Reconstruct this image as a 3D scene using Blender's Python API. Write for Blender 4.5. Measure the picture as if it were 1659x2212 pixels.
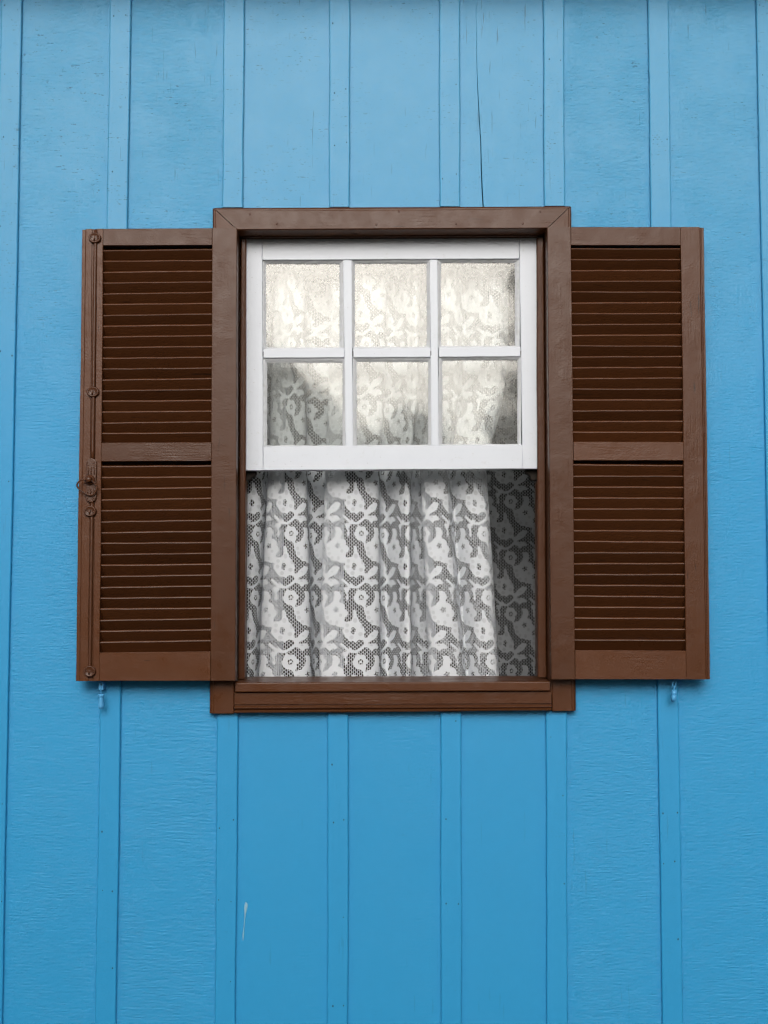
import bpy, bmesh, math, random
import numpy as np
from mathutils import Vector, Matrix

for o in list(bpy.data.objects):
    bpy.data.objects.remove(o)
S = bpy.context.scene
C = S.collection
R = math.radians

# ------------------------------------------------------------------ camera
PW, PH = 1659.0, 2212.0          # units the photograph was measured in
FOC = 3072.0
TH = math.atan(0.079)
DIST = 3.62
EYE = 1.60
cam_d = bpy.data.cameras.new('camera')
cam = bpy.data.objects.new('camera', cam_d)
C.objects.link(cam)
cam_d.sensor_fit = 'VERTICAL'
cam_d.sensor_height = 36.0
cam_d.lens = 36.0 * FOC / PH
cam_d.clip_start = 0.05
cam_d.clip_end = 600
cam.location = (0, -DIST, EYE)
cam.rotation_euler = (R(90) + TH, 0, 0)
S.camera = cam

# ------------------------------------------------------------------ sky, sun, exposure
SUN_EL, SUN_AZ = 22.0, 183.0
w = bpy.data.worlds.new('World')
S.world = w
w.use_nodes = True
nt = w.node_tree
bg = nt.nodes['Background']
sky = nt.nodes.new('ShaderNodeTexSky')
sky.sky_type = 'NISHITA'
sky.sun_disc = False
sky.sun_elevation = R(SUN_EL)
sky.sun_rotation = R(SUN_AZ)
sky.air_density = 1.0
sky.dust_density = 9.0
sky.ozone_density = 1.0
hs = nt.nodes.new('ShaderNodeHueSaturation')
hs.inputs['Saturation'].default_value = 0.30
nt.links.new(sky.outputs[0], hs.inputs['Color'])
nt.links.new(hs.outputs[0], bg.inputs['Color'])
bg.inputs['Strength'].default_value = 0.095
sd = bpy.data.lights.new('sun', 'SUN')
sd.energy = 0.95
sd.angle = R(38)
sd.color = (1.0, 0.99, 0.97)
sun = bpy.data.objects.new('sun', sd)
C.objects.link(sun)
to_sun = Vector((math.sin(R(SUN_AZ)) * math.cos(R(SUN_EL)), math.cos(R(SUN_AZ)) * math.cos(R(SUN_EL)), math.sin(R(SUN_EL))))
sun.rotation_euler = to_sun.to_track_quat('Z', 'Y').to_euler()
sun.location = to_sun * 20
S.view_settings.view_transform = 'Standard'
S.view_settings.look = 'None'
S.view_settings.gamma = 1.0
S.view_settings.use_curve_mapping = False
S.view_settings.exposure = 0.25
S.cycles.transparent_max_bounces = 24
S.cycles.max_bounces = 8
S.cycles.use_denoising = True
S.cycles.denoising_prefilter = 'FAST'
S.cycles.use_adaptive_sampling = False
S.cycles.denoiser = 'OPENIMAGEDENOISE'
S.cycles.denoising_input_passes = 'RGB_ALBEDO_NORMAL'
S.cycles.filter_width = 1.25 if hasattr(S.cycles, 'filter_width') else 1.5

# ------------------------------------------------------------------ measuring: pixel of the survey photo + distance off the wall -> metres
ct, st = math.cos(TH), math.sin(TH)
def P(px, py, d):
    u = (px - PW / 2) / FOC
    v = -(py - PH / 2) / FOC
    dx, dy, dz = u, ct - v * st, st + v * ct
    t = (DIST - d) / dy
    return Vector((dx * t, -d, EYE + dz * t))

M = {}
# ------------------------------------------------------------------ node helpers
class NT:
    def __init__(s, name):
        m = bpy.data.materials.new(name)
        m.use_nodes = True
        s.m = m; s.t = m.node_tree
        s.t.nodes.clear()
        s.out = s.t.nodes.new('ShaderNodeOutputMaterial')
    def n(s, typ, **kw):
        nd = s.t.nodes.new('ShaderNode' + typ)
        for k, v in kw.items():
            setattr(nd, k, v)
        return nd
    def l(s, a, b):
        s.t.links.new(a, b)
    def inp(s, nd, i, v):
        if v is None: return
        if hasattr(v, 'is_output') or isinstance(v, bpy.types.NodeSocket):
            s.l(v, nd.inputs[i])
        else:
            nd.inputs[i].default_value = v
    def math(s, op, a, b=None, c=None):
        nd = s.n('Math', operation=op)
        s.inp(nd, 0, a); s.inp(nd, 1, b); s.inp(nd, 2, c)
        return nd.outputs[0]
    def vmath(s, op, a, b=None):
        nd = s.n('VectorMath', operation=op)
        s.inp(nd, 0, a); s.inp(nd, 1, b)
        return nd.outputs[0]
    def pos(s, rnd=True):
        g = s.n('NewGeometry').outputs['Position']
        if not rnd: return g
        oi = s.n('ObjectInfo').outputs['Random']
        k = s.math('MULTIPLY', oi, 57.0)
        cb = s.n('CombineXYZ')
        s.l(k, cb.inputs[0]); s.l(k, cb.inputs[1]); s.l(k, cb.inputs[2])
        return s.vmath('ADD', g, cb.outputs[0])
    def noise(s, vec, scale, detail=3.0, rough=0.55, stretch=None, dist=0.0):
        if stretch:
            vec = s.vmath('MULTIPLY', vec, stretch)
        nd = s.n('TexNoise')
        s.l(vec, nd.inputs['Vector'])
        nd.inputs['Scale'].default_value = scale
        nd.inputs['Detail'].default_value = detail
        nd.inputs['Roughness'].default_value = rough
        nd.inputs['Distortion'].default_value = dist
        return nd.outputs['Fac']
    def ramp(s, x, a, b, lo=0.0, hi=1.0):
        nd = s.n('MapRange')
        nd.interpolation_type = 'SMOOTHSTEP'
        s.inp(nd, 0, x)
        nd.inputs[1].default_value = a; nd.inputs[2].default_value = b
        nd.inputs[3].default_value = lo; nd.inputs[4].default_value = hi
        return nd.outputs[0]
    def mixc(s, f, a, b):
        nd = s.n('Mix', data_type='RGBA')
        s.inp(nd, 0, f); s.inp(nd, 6, a); s.inp(nd, 7, b)
        return nd.outputs[2]
    def attr(s, name, typ='OBJECT'):
        nd = s.n('Attribute', attribute_type=typ, attribute_name=name)
        return nd.outputs['Fac']
    def bump(s, h, dist, strength=1.0, normal=None):
        nd = s.n('Bump')
        s.inp(nd, 'Height', h)
        nd.inputs['Distance'].default_value = dist
        nd.inputs['Strength'].default_value = strength
        if normal is not None: s.l(normal, nd.inputs['Normal'])
        return nd.outputs[0]
    def principled(s, col, rough, normal=None, spec=0.5, metal=0.0):
        nd = s.n('BsdfPrincipled')
        s.inp(nd, 'Base Color', col if not isinstance(col, tuple) else (*col, 1))
        s.inp(nd, 'Roughness', rough)
        nd.inputs['Specular IOR Level'].default_value = spec
        nd.inputs['Metallic'].default_value = metal
        if normal is not None: s.l(normal, nd.inputs['Normal'])
        s.l(nd.outputs[0], s.out.inputs[0])
        return nd
def rgb(r, g, b): return (r, g, b, 1.0)

# ------------------------------------------------------------------ materials
def make_blue():
    n = NT('blue_gloss_paint')
    p = n.pos()
    pw = n.pos(False)
    saw = n.attr('saw')                       # how rough sawn each board is
    # fine orange peel of brushed gloss paint
    peel = n.noise(p, 260, 2, 0.5)
    # saw marks: thin horizontal ridges broken into patches
    marks = n.noise(p, 1.0, 3, 0.6, (30, 30, 320), 0.0)
    patch = n.ramp(n.noise(p, 7, 4, 0.65), 0.34, 0.66, 0.45, 1.0)
    fibre = n.noise(p, 1.0, 3, 0.6, (300, 300, 16))
    fpatch = n.ramp(n.noise(p, 5.3, 2, 0.5, (2, 2, 1)), 0.48, 0.68)
    warp = n.noise(p, 9, 2, 0.5)
    sm = n.math('MULTIPLY', n.math('MULTIPLY', marks, patch), n.math('MULTIPLY', saw, 1.0))
    fb = n.math('MULTIPLY', n.math('MULTIPLY', fibre, fpatch), n.math('ADD', n.math('MULTIPLY', saw, 0.6), 0.15))
    h = n.math('ADD', n.math('MULTIPLY', peel, 0.36), n.math('ADD', n.math('MULTIPLY', sm, 1.9), n.math('MULTIPLY', fb, 1.0)))
    nb = n.bump(h, 0.0010, 1.0)
    nb = n.bump(warp, 0.004, 0.10, nb)
    # weather checks and dirty pits
    z = n.n('SeparateXYZ'); n.l(pw, z.inputs[0])
    wear_sheen = n.ramp(z.outputs[2], 1.9, 3.0)
    pits = n.ramp(n.math('ADD', n.math('MULTIPLY', marks, 0.6), n.math('MULTIPLY', n.noise(p, 130, 2, 0.6), 0.4)), 0.41, 0.345)
    pits = n.math('MULTIPLY', pits, n.math('MULTIPLY', n.ramp(n.noise(p, 6.1, 3, 0.6), 0.42, 0.62), n.math('ADD', n.math('MULTIPLY', wear_sheen, 0.85), 0.12)))
    chk = n.ramp(n.noise(p, 1.0, 2, 0.5, (170, 170, 9)), 0.33, 0.27)
    chk = n.math('MULTIPLY', chk, n.math('MULTIPLY', n.ramp(n.noise(p, 4.4, 3, 0.6), 0.48, 0.62), n.math('ADD', n.math('MULTIPLY', wear_sheen, 0.5), 0.22)))
    dirt = n.math('MAXIMUM', pits, chk)
    base = n.mixc(n.noise(p, 2.2, 3, 0.55), rgb(0.020, 0.276, 0.550), rgb(0.024, 0.298, 0.585))
    base = n.mixc(n.math('MULTIPLY', n.noise(p, 38, 3, 0.6), 0.35), base, rgb(0.019, 0.246, 0.500))
    # pale sheen of the sky painted into the colour of the upper boards
    sky_sheen = n.math('MULTIPLY', wear_sheen, n.ramp(n.noise(p, 60, 4, 0.7), 0.25, 0.75, 0.50, 0.66))
    base = n.mixc(sky_sheen, base, rgb(0.085, 0.290, 0.450))
    col = n.mixc(dirt, base, rgb(0.012, 0.105, 0.20))
    rough = n.ramp(n.noise(p, 17, 3, 0.6), 0.2, 0.8, 0.41, 0.46)
    n.principled(col, rough, nb, 0.34)
    return n.m
def make_brown(name='brown_gloss_paint', vertical=True):
    n = NT(name)
    p = n.pos()
    peel = n.noise(p, 230, 2, 0.5)
    grain = n.noise(p, 1.0, 3, 0.6, (240, 240, 14) if vertical else (14, 240, 240))
    gp = n.ramp(n.noise(p, 8, 3, 0.6), 0.42, 0.66)
    h = n.math('ADD', n.math('MULTIPLY', peel, 0.36), n.math('MULTIPLY', n.math('MULTIPLY', grain, gp), 0.8))
    nb = n.bump(h, 0.0010, 1.0)
    nb = n.bump(n.noise(p, 14, 2, 0.5), 0.003, 0.3, nb)
    crk = n.ramp(n.noise(p, 1.0, 2, 0.6, (150, 150, 10) if vertical else (10, 150, 150)), 0.34, 0.28)
    crk = n.math('MULTIPLY', crk, n.math('MULTIPLY', n.ramp(n.noise(p, 6, 3, 0.6), 0.46, 0.62), 0.85))
    base = n.mixc(n.noise(p, 3, 3, 0.6), rgb(0.073, 0.0245, 0.0082), rgb(0.091, 0.0325, 0.0115))
    base = n.mixc(n.math('MULTIPLY', n.noise(p, 45, 3, 0.6), 0.4), base, rgb(0.054, 0.018, 0.007))
    oi = n.n('ObjectInfo').outputs['Random']
    hsv = n.n('HueSaturation'); n.l(base, hsv.inputs['Color']); n.l(n.ramp(oi, 0, 1, 0.86, 1.16), hsv.inputs['Value'])
    col = n.mixc(crk, hsv.outputs[0], rgb(0.022, 0.010, 0.006))
    n.principled(col, n.ramp(n.noise(p, 20, 3, 0.6), 0.2, 0.8, 0.26, 0.40), nb, 0.21)
    return n.m
def make_white():
    n = NT('white_sash_paint')
    p = n.pos()
    h = n.math('ADD', n.math('MULTIPLY', n.noise(p, 200, 2, 0.5), 0.4), n.math('MULTIPLY', n.noise(p, 1.0, 3, 0.6, (14, 240, 14)), 0.0))
    nb = n.bump(h, 0.0008, 0.8)
    nb = n.bump(n.noise(p, 12, 2, 0.5), 0.003, 0.3, nb)
    g = n.ramp(n.noise(p, 55, 4, 0.7), 0.60, 0.78)
    col = n.mixc(n.math('MULTIPLY', g, 0.42), rgb(0.60, 0.635, 0.69), rgb(0.46, 0.45, 0.42))
    col = n.mixc(n.ramp(n.noise(p, 180, 2, 0.6), 0.72, 0.78), col, rgb(0.30, 0.27, 0.23))
    n.principled(col, 0.42, nb, 0.45)
    return n.m
def make_putty():
    n = NT('painted_putty')
    p = n.pos()
    nb = n.bump(n.noise(p, 90, 3, 0.6), 0.0025, 0.8)
    g = n.ramp(n.noise(p, 60, 4, 0.7), 0.45, 0.75)
    col = n.mixc(n.math('MULTIPLY', g, 0.6), rgb(0.60, 0.62, 0.65), rgb(0.42, 0.44, 0.41))
    n.principled(col, 0.5, nb, 0.4)
    return n.m
def make_glass():
    n = NT('old_window_glass')
    p = n.pos()
    nb = n.bump(n.noise(p, 11, 2, 0.5, (1.6, 1.0, 1.0)), 0.0004, 0.5)
    fr = n.n('Fresnel'); fr.inputs['IOR'].default_value = 1.46
    n.l(nb, fr.inputs['Normal'])
    tr = n.n('BsdfTransparent'); tr.inputs[0].default_value = rgb(0.93, 0.94, 0.93)
    gl = n.n('BsdfGlossy'); gl.inputs['Roughness'].default_value = 0.06
    gl.inputs[0].default_value = rgb(1, 0.985, 0.95)
    n.l(nb, gl.inputs['Normal'])
    mx = n.n('MixShader')
    n.l(fr.outputs[0], mx.inputs[0]); n.l(tr.outputs[0], mx.inputs[1]); n.l(gl.outputs[0], mx.inputs[2])
    # reflected glare put in as a pale veil, plus fine specks on the pane
    df = n.n('BsdfDiffuse'); df.inputs[0].default_value = rgb(0.56, 0.56, 0.54)
    glare_dust = n.math('ADD', n.ramp(n.noise(p, 24, 5, 0.7), 0.3, 0.85, 0.05, 0.12), n.math('MULTIPLY', n.ramp(n.noise(p, 210, 1, 0.5), 0.75, 0.79), 0.5))
    m2 = n.n('MixShader')
    n.l(glare_dust, m2.inputs[0]); n.l(mx.outputs[0], m2.inputs[1]); n.l(df.outputs[0], m2.inputs[2])
    n.l(m2.outputs[0], n.out.inputs[0])
    return n.m
def make_lace(name='white_lace', k=1.0):
    n = NT(name)
    net = n.attr('net', 'GEOMETRY')        # >0 inside open net, signed distance in metres
    tone = n.attr('tone', 'GEOMETRY')      # >0 inside finely pierced petals
    uv = n.n('UVMap', uv_map='cloth').outputs[0]
    sx = n.n('SeparateXYZ'); n.l(uv, sx.inputs[0])
    PX, PY = 0.0050, 0.0094
    X = n.math('DIVIDE', sx.outputs[0], PX)
    colm = n.math('FLOOR', X)
    odd = n.math('MODULO', n.math('ABSOLUTE', colm), 2.0)
    Y = n.math('ADD', n.math('DIVIDE', sx.outputs[1], PY), n.math('MULTIPLY', odd, 0.5))
    fx = n.math('MULTIPLY', n.math('SUBTRACT', n.math('FRACT', X), 0.5), 1.0 / 0.49)
    fy = n.math('MULTIPLY', n.math('SUBTRACT', n.math('FRACT', Y), 0.5), 1.0 / 0.475)
    d = n.math('SQRT', n.math('ADD', n.math('MULTIPLY', fx, fx), n.math('MULTIPLY', fy, fy)))
    hole = n.math('MULTIPLY', n.ramp(d, 1.0, 0.86), n.ramp(net, -0.0004, 0.0006))
    X2 = n.math('SUBTRACT', n.math('FRACT', n.math('DIVIDE', sx.outputs[0], 0.0021)), 0.5)
    Y2 = n.math('SUBTRACT', n.math('FRACT', n.math('DIVIDE', sx.outputs[1], 0.0026)), 0.5)
    d2 = n.math('SQRT', n.math('ADD', n.math('MULTIPLY', X2, X2), n.math('MULTIPLY', Y2, Y2)))
    pin = n.math('MULTIPLY', n.ramp(d2, 0.40, 0.30), n.ramp(tone, -0.0003, 0.0005))
    hole = n.math('MAXIMUM', hole, n.math('MULTIPLY', pin, 0.42))
    edge = n.math('MULTIPLY', n.ramp(n.math('ABSOLUTE', net), 0.0016, 0.0), 0.0)
    p = n.pos(False)
    nb = n.bump(n.noise(uv, 900, 2, 0.6), 0.0006, 0.6)
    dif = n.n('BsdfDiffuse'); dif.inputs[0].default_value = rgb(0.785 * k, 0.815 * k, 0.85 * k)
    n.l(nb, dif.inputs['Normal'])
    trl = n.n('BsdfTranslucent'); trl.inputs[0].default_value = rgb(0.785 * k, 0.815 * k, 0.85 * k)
    m1 = n.n('MixShader'); m1.inputs[0].default_value = 0.22
    n.l(dif.outputs[0], m1.inputs[1]); n.l(trl.outputs[0], m1.inputs[2])
    tr = n.n('BsdfTransparent')
    m2 = n.n('MixShader')
    n.l(hole, m2.inputs[0]); n.l(m1.outputs[0], m2.inputs[1]); n.l(tr.outputs[0], m2.inputs[2])
    n.l(m2.outputs[0], n.out.inputs[0])
    return n.m
def make_plain(name, c, rough=0.7, scale=12, var=0.25, bump=0.002):
    n = NT(name)
    p = n.pos()
    f = n.noise(p, scale, 4, 0.6)
    col = n.mixc(f, rgb(*[x * (1 - var) for x in c]), rgb(*[min(1, x * (1 + var)) for x in c]))
    n.principled(col, rough, n.bump(f, bump, 0.6), 0.3)
    return n.m
M['blue'] = make_blue()
M['brown'] = make_brown()
M['brown_h'] = make_brown('brown_gloss_paint_level', False)
M['white'] = make_white()
M['putty'] = make_putty()
M['glass'] = make_glass()
M['lace'] = make_lace()
M['shadelace'] = make_lace('shaded_lace', 0.55)  # same lace darkened: shade deep in the room is put into its colour
M['iron'] = make_plain('brown_painted_iron', (0.070, 0.025, 0.010), 0.34, 60, 0.3, 0.0012)
M['bluemetal'] = make_plain('blue_painted_iron', (0.075, 0.32, 0.60), 0.36, 60, 0.2, 0.0012)
M['dark'] = make_plain('dark_wood_and_shade', (0.02, 0.014, 0.01), 0.8, 30, 0.3)  # near-black; also carries the painted shade of the brown sash catches
M['nail'] = make_plain('filled_nail_hole', (0.012, 0.085, 0.16), 0.6, 90, 0.3)
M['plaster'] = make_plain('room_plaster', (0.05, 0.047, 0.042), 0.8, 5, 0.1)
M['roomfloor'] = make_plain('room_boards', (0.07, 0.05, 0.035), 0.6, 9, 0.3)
M['dropping'] = make_plain('dried_white_splash', (0.22, 0.42, 0.55), 0.7, 160, 0.15)
M['ground'] = make_plain('gravel_ground', (0.075, 0.075, 0.06), 0.9, 6, 0.35, 0.01)
M['cream'] = make_plain('cream_siding', (0.50, 0.47, 0.40), 0.6, 3, 0.1)
M['tiles'] = make_plain('roof_tiles', (0.075, 0.07, 0.065), 0.7, 8, 0.4)
M['leaf'] = make_plain('leaves', (0.035, 0.065, 0.022), 0.6, 2, 0.5)
M['bark'] = make_plain('bark', (0.045, 0.035, 0.026), 0.9, 20, 0.4, 0.01)

# ------------------------------------------------------------------ object helpers
def tag(o, label=None, cat=None, group=None, kind=None):
    if label: o['label'] = label
    if cat: o['category'] = cat
    if group: o['group'] = group
    if kind: o['kind'] = kind
    return o
def empty(name, loc, **kw):
    o = bpy.data.objects.new(name, None)
    C.objects.link(o)
    o.location = loc
    o.empty_display_size = 0.1
    return tag(o, **kw)
def wloc(o):
    v = Vector(o.location)
    while o.parent: o = o.parent; v += Vector(o.location)
    return v
def link(name, verts, faces, mat, parent=None, smooth=False, mats=None, mi=None, **kw):
    """one mesh object; its origin goes to the middle of its own bounds, children sit relative to their parent"""
    vs = np.array([tuple(v) for v in verts], dtype=float)
    c = (vs.min(0) + vs.max(0)) / 2
    me = bpy.data.meshes.new(name)
    me.from_pydata((vs - c).tolist(), [], faces)
    bm = bmesh.new(); bm.from_mesh(me)
    bmesh.ops.recalc_face_normals(bm, faces=bm.faces)
    bm.to_mesh(me); bm.free()
    for m_ in (mats or [mat]): me.materials.append(m_)
    if mi is not None: me.polygons.foreach_set('material_index', mi)
    if smooth: me.polygons.foreach_set('use_smooth', [True] * len(me.polygons))
    me.update()
    o = bpy.data.objects.new(name, me)
    C.objects.link(o)
    o.location = Vector(c) - (wloc(parent) if parent else Vector())
    if parent: o.parent = parent
    return tag(o, **kw)
rng = random.Random(7)
def wob(amp, seed=None):
    """a smooth random offset along a board's length"""
    r = random.Random(seed if seed is not None else rng.random())
    k = [(r.uniform(2, 5), r.uniform(0, 6.28), 0.6), (r.uniform(6, 12), r.uniform(0, 6.28), 0.3), (r.uniform(18, 40), r.uniform(0, 6.28), 0.16)]
    return lambda t: amp * sum(a * math.sin(f * t * 3 + ph) for f, ph, a in k)
def lerp(a, b, t): return a + (b - a) * t
def poly_at(pl, t):
    """pl: pixel points; t 0..1 spread evenly by index"""
    x = t * (len(pl) - 1); i = min(int(x), len(pl) - 2); f = x - i
    return (lerp(pl[i][0], pl[i + 1][0], f), lerp(pl[i][1], pl[i + 1][1], f))
def rail(pl, d, n, amp=0.0, across=None):
    w_ = wob(amp) if amp else (lambda t: 0.0)
    out = []
    for i in range(n + 1):
        t = i / n
        p = P(*poly_at(pl, t), d)
        if amp and across is not None and 0 < i < n: p = p + across * w_(t)
        out.append(p)
    return out
def prof_flat(df, db, b=0.0015, bL=None, bR=None):
    bL = b if bL is None else bL; bR = b if bR is None else bR
    return [(0, 0, db), (0, 0, df - bL), (0, bL * 0.3, df - bL * 0.3), (0, bL, df),
            (1, bR, df), (1, bR * 0.3, df - bR * 0.3), (1, 0, df - bR), (1, 0, db)]
def loft(A, B, prof):
    """A, B: point lists along the two long edges; prof: (side, inset, stand-off)"""
    vs, fs = [], []
    k = len(prof); n = len(A)
    for a, b in zip(A, B):
        dr = (b - a); dr.y = 0; dr.normalize()
        for side, off, d in prof:
            q = (a + dr * off) if side == 0 else (b - dr * off)
            vs.append(Vector((q.x, -d, q.z)))
    for i in range(n - 1):
        for j in range(k):
            j2 = (j + 1) % k
            fs.append((i * k + j, i * k + j2, (i + 1) * k + j2, (i + 1) * k + j))
    fs.append(tuple(range(k))); fs.append(tuple(range((n - 1) * k, n * k)))
    return vs, fs
def board(name, pa, pb, df, db, mat, parent, n=1, amp=0.0, b=0.0015, prof=None, extra=None, **kw):
    """a board between two long edges given in pixels at its face"""
    a0, a1 = P(*pa[0], df), P(*pb[0], df)
    ac = (a1 - a0).normalized()
    A = rail(pa, df, n, amp, ac); B = rail(pb, df, n, amp, ac)
    vs, fs = loft(A, B, prof or prof_flat(df, db, b))
    if extra: extra(vs, fs)
    return link(name, vs, fs, mat, parent, **kw)
def prism(name, poly, df, db, mat, parent=None, bevel=0.0, seg=2, smooth=False, **kw):
    """a flat outline in pixels, given its stand-off and thickness"""
    bm = bmesh.new()
    f = [bm.verts.new(P(x, y, df)) for x, y in poly]
    b = [bm.verts.new(Vector((v.co.x, -db, v.co.z))) for v in f]
    n = len(f)
    front = bm.faces.new(f); bm.faces.new(b[::-1])
    for i in range(n): bm.faces.new((f[i], b[i], b[(i + 1) % n], f[(i + 1) % n]))
    bmesh.ops.recalc_face_normals(bm, faces=bm.faces)
    if bevel:
        bmesh.ops.bevel(bm, geom=list(front.edges), offset=bevel, segments=seg, affect='EDGES', profile=0.6)
    bm.verts.ensure_lookup_table()
    vs = [v.co.copy() for v in bm.verts]
    bm.verts.index_update()
    fs = [tuple(v.index for v in f.verts) for f in bm.faces]
    bm.free()
    return link(name, vs, fs, mat, parent, smooth, **kw)
def join_geo(parts):
    vs, fs = [], []
    for v, f in parts:
        o = len(vs); vs += list(v); fs += [tuple(i + o for i in q) for q in f]
    return vs, fs
def tube(pts, r, k=8, closed=False):
    vs, fs = [], []
    n = len(pts)
    rr = r if isinstance(r, (list, tuple)) else [r] * n
    for i, p in enumerate(pts):
        a = pts[(i - 1) % n] if (closed or i > 0) else p
        b = pts[(i + 1) % n] if (closed or i < n - 1) else p
        t = (b - a).normalized()
        u = t.cross(Vector((0, 1, 0.01))).normalized(); v = t.cross(u)
        for j in range(k):
            an = 2 * math.pi * j / k
            vs.append(p + (u * math.cos(an) + v * math.sin(an)) * rr[i])
    for i in range(n if closed else n - 1):
        for j in range(k):
            fs.append((i * k + j, i * k + (j + 1) % k, ((i + 1) % n) * k + (j + 1) % k, ((i + 1) % n) * k + j))
    if not closed:
        fs.append(tuple(range(k))); fs.append(tuple(range((n - 1) * k, n * k)))
    return vs, fs
def lathe_z(c, prof, k=16, sx=1.0, sy=1.0):
    """prof: (radius, z) from top down, around a vertical axis through c"""
    vs, fs = [], []
    for r, z in prof:
        for j in range(k):
            a = 2 * math.pi * j / k
            vs.append(Vector((c.x + r * sx * math.cos(a), c.y + r * sy * math.sin(a), c.z + z)))
    for i in range(len(prof) - 1):
        for j in range(k):
            fs.append((i * k + j, i * k + (j + 1) % k, (i + 1) * k + (j + 1) % k, (i + 1) * k + j))
    fs.append(tuple(range(k))); fs.append(tuple(range((len(prof) - 1) * k, len(prof) * k)))
    return vs, fs
def lathe_y(c, prof, k=20, sx=1.0, sz=1.0):
    """prof: (radius, stand-off) around an axis square to the wall"""
    vs, fs = [], []
    for r, d in prof:
        for j in range(k):
            a = 2 * math.pi * j / k
            vs.append(Vector((c.x + r * sx * math.cos(a), -d, c.z + r * sz * math.sin(a))))
    for i in range(len(prof) - 1):
        for j in range(k):
            fs.append((i * k + j, i * k + (j + 1) % k, (i + 1) * k + (j + 1) % k, (i + 1) * k + j))
    fs.append(tuple(range(k))); fs.append(tuple(range((len(prof) - 1) * k, len(prof) * k)))
    return vs, fs
def boxgeo(x0, x1, y0, y1, z0, z1):
    vs = [Vector((x, y, z)) for x in (x0, x1) for y in (y0, y1) for z in (z0, z1)]
    return vs, [(0, 1, 3, 2), (4, 6, 7, 5), (0, 4, 5, 1), (2, 3, 7, 6), (0, 2, 6, 4), (1, 5, 7, 3)]

# ================================================================== the setting
g = link('ground', [(-150, -200, 0), (150, -200, 0), (150, 60, 0), (-150, 60, 0)], [(0, 1, 2, 3)], M['ground'], kind='structure')

# ---- the blue board-and-batten wall
PXT, PXB = -70, 2755            # wall head under the eave, wall foot
# batten centres, x at the photograph's top and bottom edge
BX = [(-448, -512), (-212, -265), (25, -18.5), (260, 227.5), (506, 485.7), (733.7, 729.2), (971, 975.2), (1196, 1204.2), (1421.8, 1453.5), (1656.5, 1701), (1890, 1950), (2120, 2196)]
def bx(i, y, off=0.0):
    a, b = BX[i]
    return lerp(a, b, y / PH) + off
SAW = [0.3, 0.5, 0.8, 1.0, 0.28, 0.34, 0.28, 1.1, 0.95, 0.6, 0.4]
wall = empty('board_wall', (0, 0, 0), label='bright blue wall of upright boards and battens around the brown window', cat='wall')
CRACK = [(1029, -70), (1028.5, 100), (1030, 200), (1036, 300), (1040, 380), (1044.5, 470)]
def plank(i, y0, y1):
    e = 4.0
    n = max(2, int((y1 - y0) / 120))
    ys = [lerp(y0, y1, k / n) for k in range(n + 1)]
    A = [(bx(i, y, e / 2), y) for y in ys]; B = [(bx(i + 1, y, -e / 2), y) for y in ys]
    o = board('plank', A, B, 0.0, -0.022, M['blue'], wall, n=n, amp=0.0, b=0.001)
    o['saw'] = SAW[i]
    return o
for i in range(len(BX) - 1):
    if i in (4, 5, 6):
        if i == 6:
            # this board has split: two halves with an open crack between them
            n = 10
            ys = [lerp(PXT, 470, k / n) for k in range(n + 1)]
            cx = [poly_at(CRACK, k / n)[0] for k in range(n + 1)]
            gap = [0.0, 0.0, 0.1, 0.25, 0.6, 1.0, 1.2, 1.5, 1.8, 2.1, 2.4]
            r_ = random.Random(3)
            cx = [c + r_.uniform(-0.7, 0.7) for c in cx]
            pr = prof_flat(0.0, -0.022, 0.0006)
            A = [P(bx(i, y, 2), y, 0) for y in ys]; B1 = [P(c - g_ / 2, y, 0) for c, g_, y in zip(cx, gap, ys)]
            A2 = [P(c + g_ / 2, y, 0) for c, g_, y in zip(cx, gap, ys)]; B = [P(bx(i + 1, y, -2), y, 0) for y in ys]
            vs, fs = join_geo([loft(A, B1, pr), loft(A2, B, pr)])
            o = link('plank', vs, fs, M['blue'], wall, label='plank split by a long dark crack')
            o['saw'] = SAW[i]
        else:
            plank(i, PXT, 470)
        plank(i, 1520, PXB)
    else:
        plank(i, PXT, PXB)
def nails(y0, y1, i, seed):
    """small puttied nail holes down a batten's face"""
    r = random.Random(seed)
    vs, fs = [], []
    y = y0 + r.uniform(20, 120)
    while y < y1 - 12:
        for s in (-1, 1):
            if r.random() < 0.62:
                c = P(bx(i, y, s * r.uniform(9, 17)), y + r.uniform(-9, 9), 0.0122)
                rad = r.uniform(0.0012, 0.0025)
                o = len(vs)
                for j in range(7):
                    a = 2 * math.pi * j / 7
                    vs.append(Vector((c.x + rad * 0.8 * math.cos(a), c.y, c.z + rad * r.uniform(0.9, 1.4) * math.sin(a))))
                fs.append(tuple(range(o, o + 7)))
        y += r.uniform(110, 210)
    return vs, fs
def batten(i, y0, y1):
    n = max(3, int((y1 - y0) / 40))
    ys = [lerp(y0, y1, k / n) for k in range(n + 1)]
    A = [(bx(i, y, -22.3), y) for y in ys]; B = [(bx(i, y, 22.3), y) for y in ys]
    wa, wb = wob(0.0011), wob(0.0011)
    a = [P(x, y, 0.012) + Vector((wa(k / n), 0, 0)) for k, (x, y) in enumerate(A)]
    b_ = [P(x, y, 0.012) + Vector((wb(k / n), 0, 0)) for k, (x, y) in enumerate(B)]
    vs, fs = loft(a, b_, prof_flat(0.012, 0.0005, 0.0030))
    nb = len(fs)
    nv, nf = nails(max(y0, -60), min(y1, 2300), i, i * 11 + int(y0))
    vs, fs = join_geo([(vs, fs), (nv, nf)])
    o = link('batten', vs, fs, None, wall, mats=[M['blue'], M['nail']], mi=[0] * nb + [1] * len(nf))
    o['saw'] = 0.12
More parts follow.
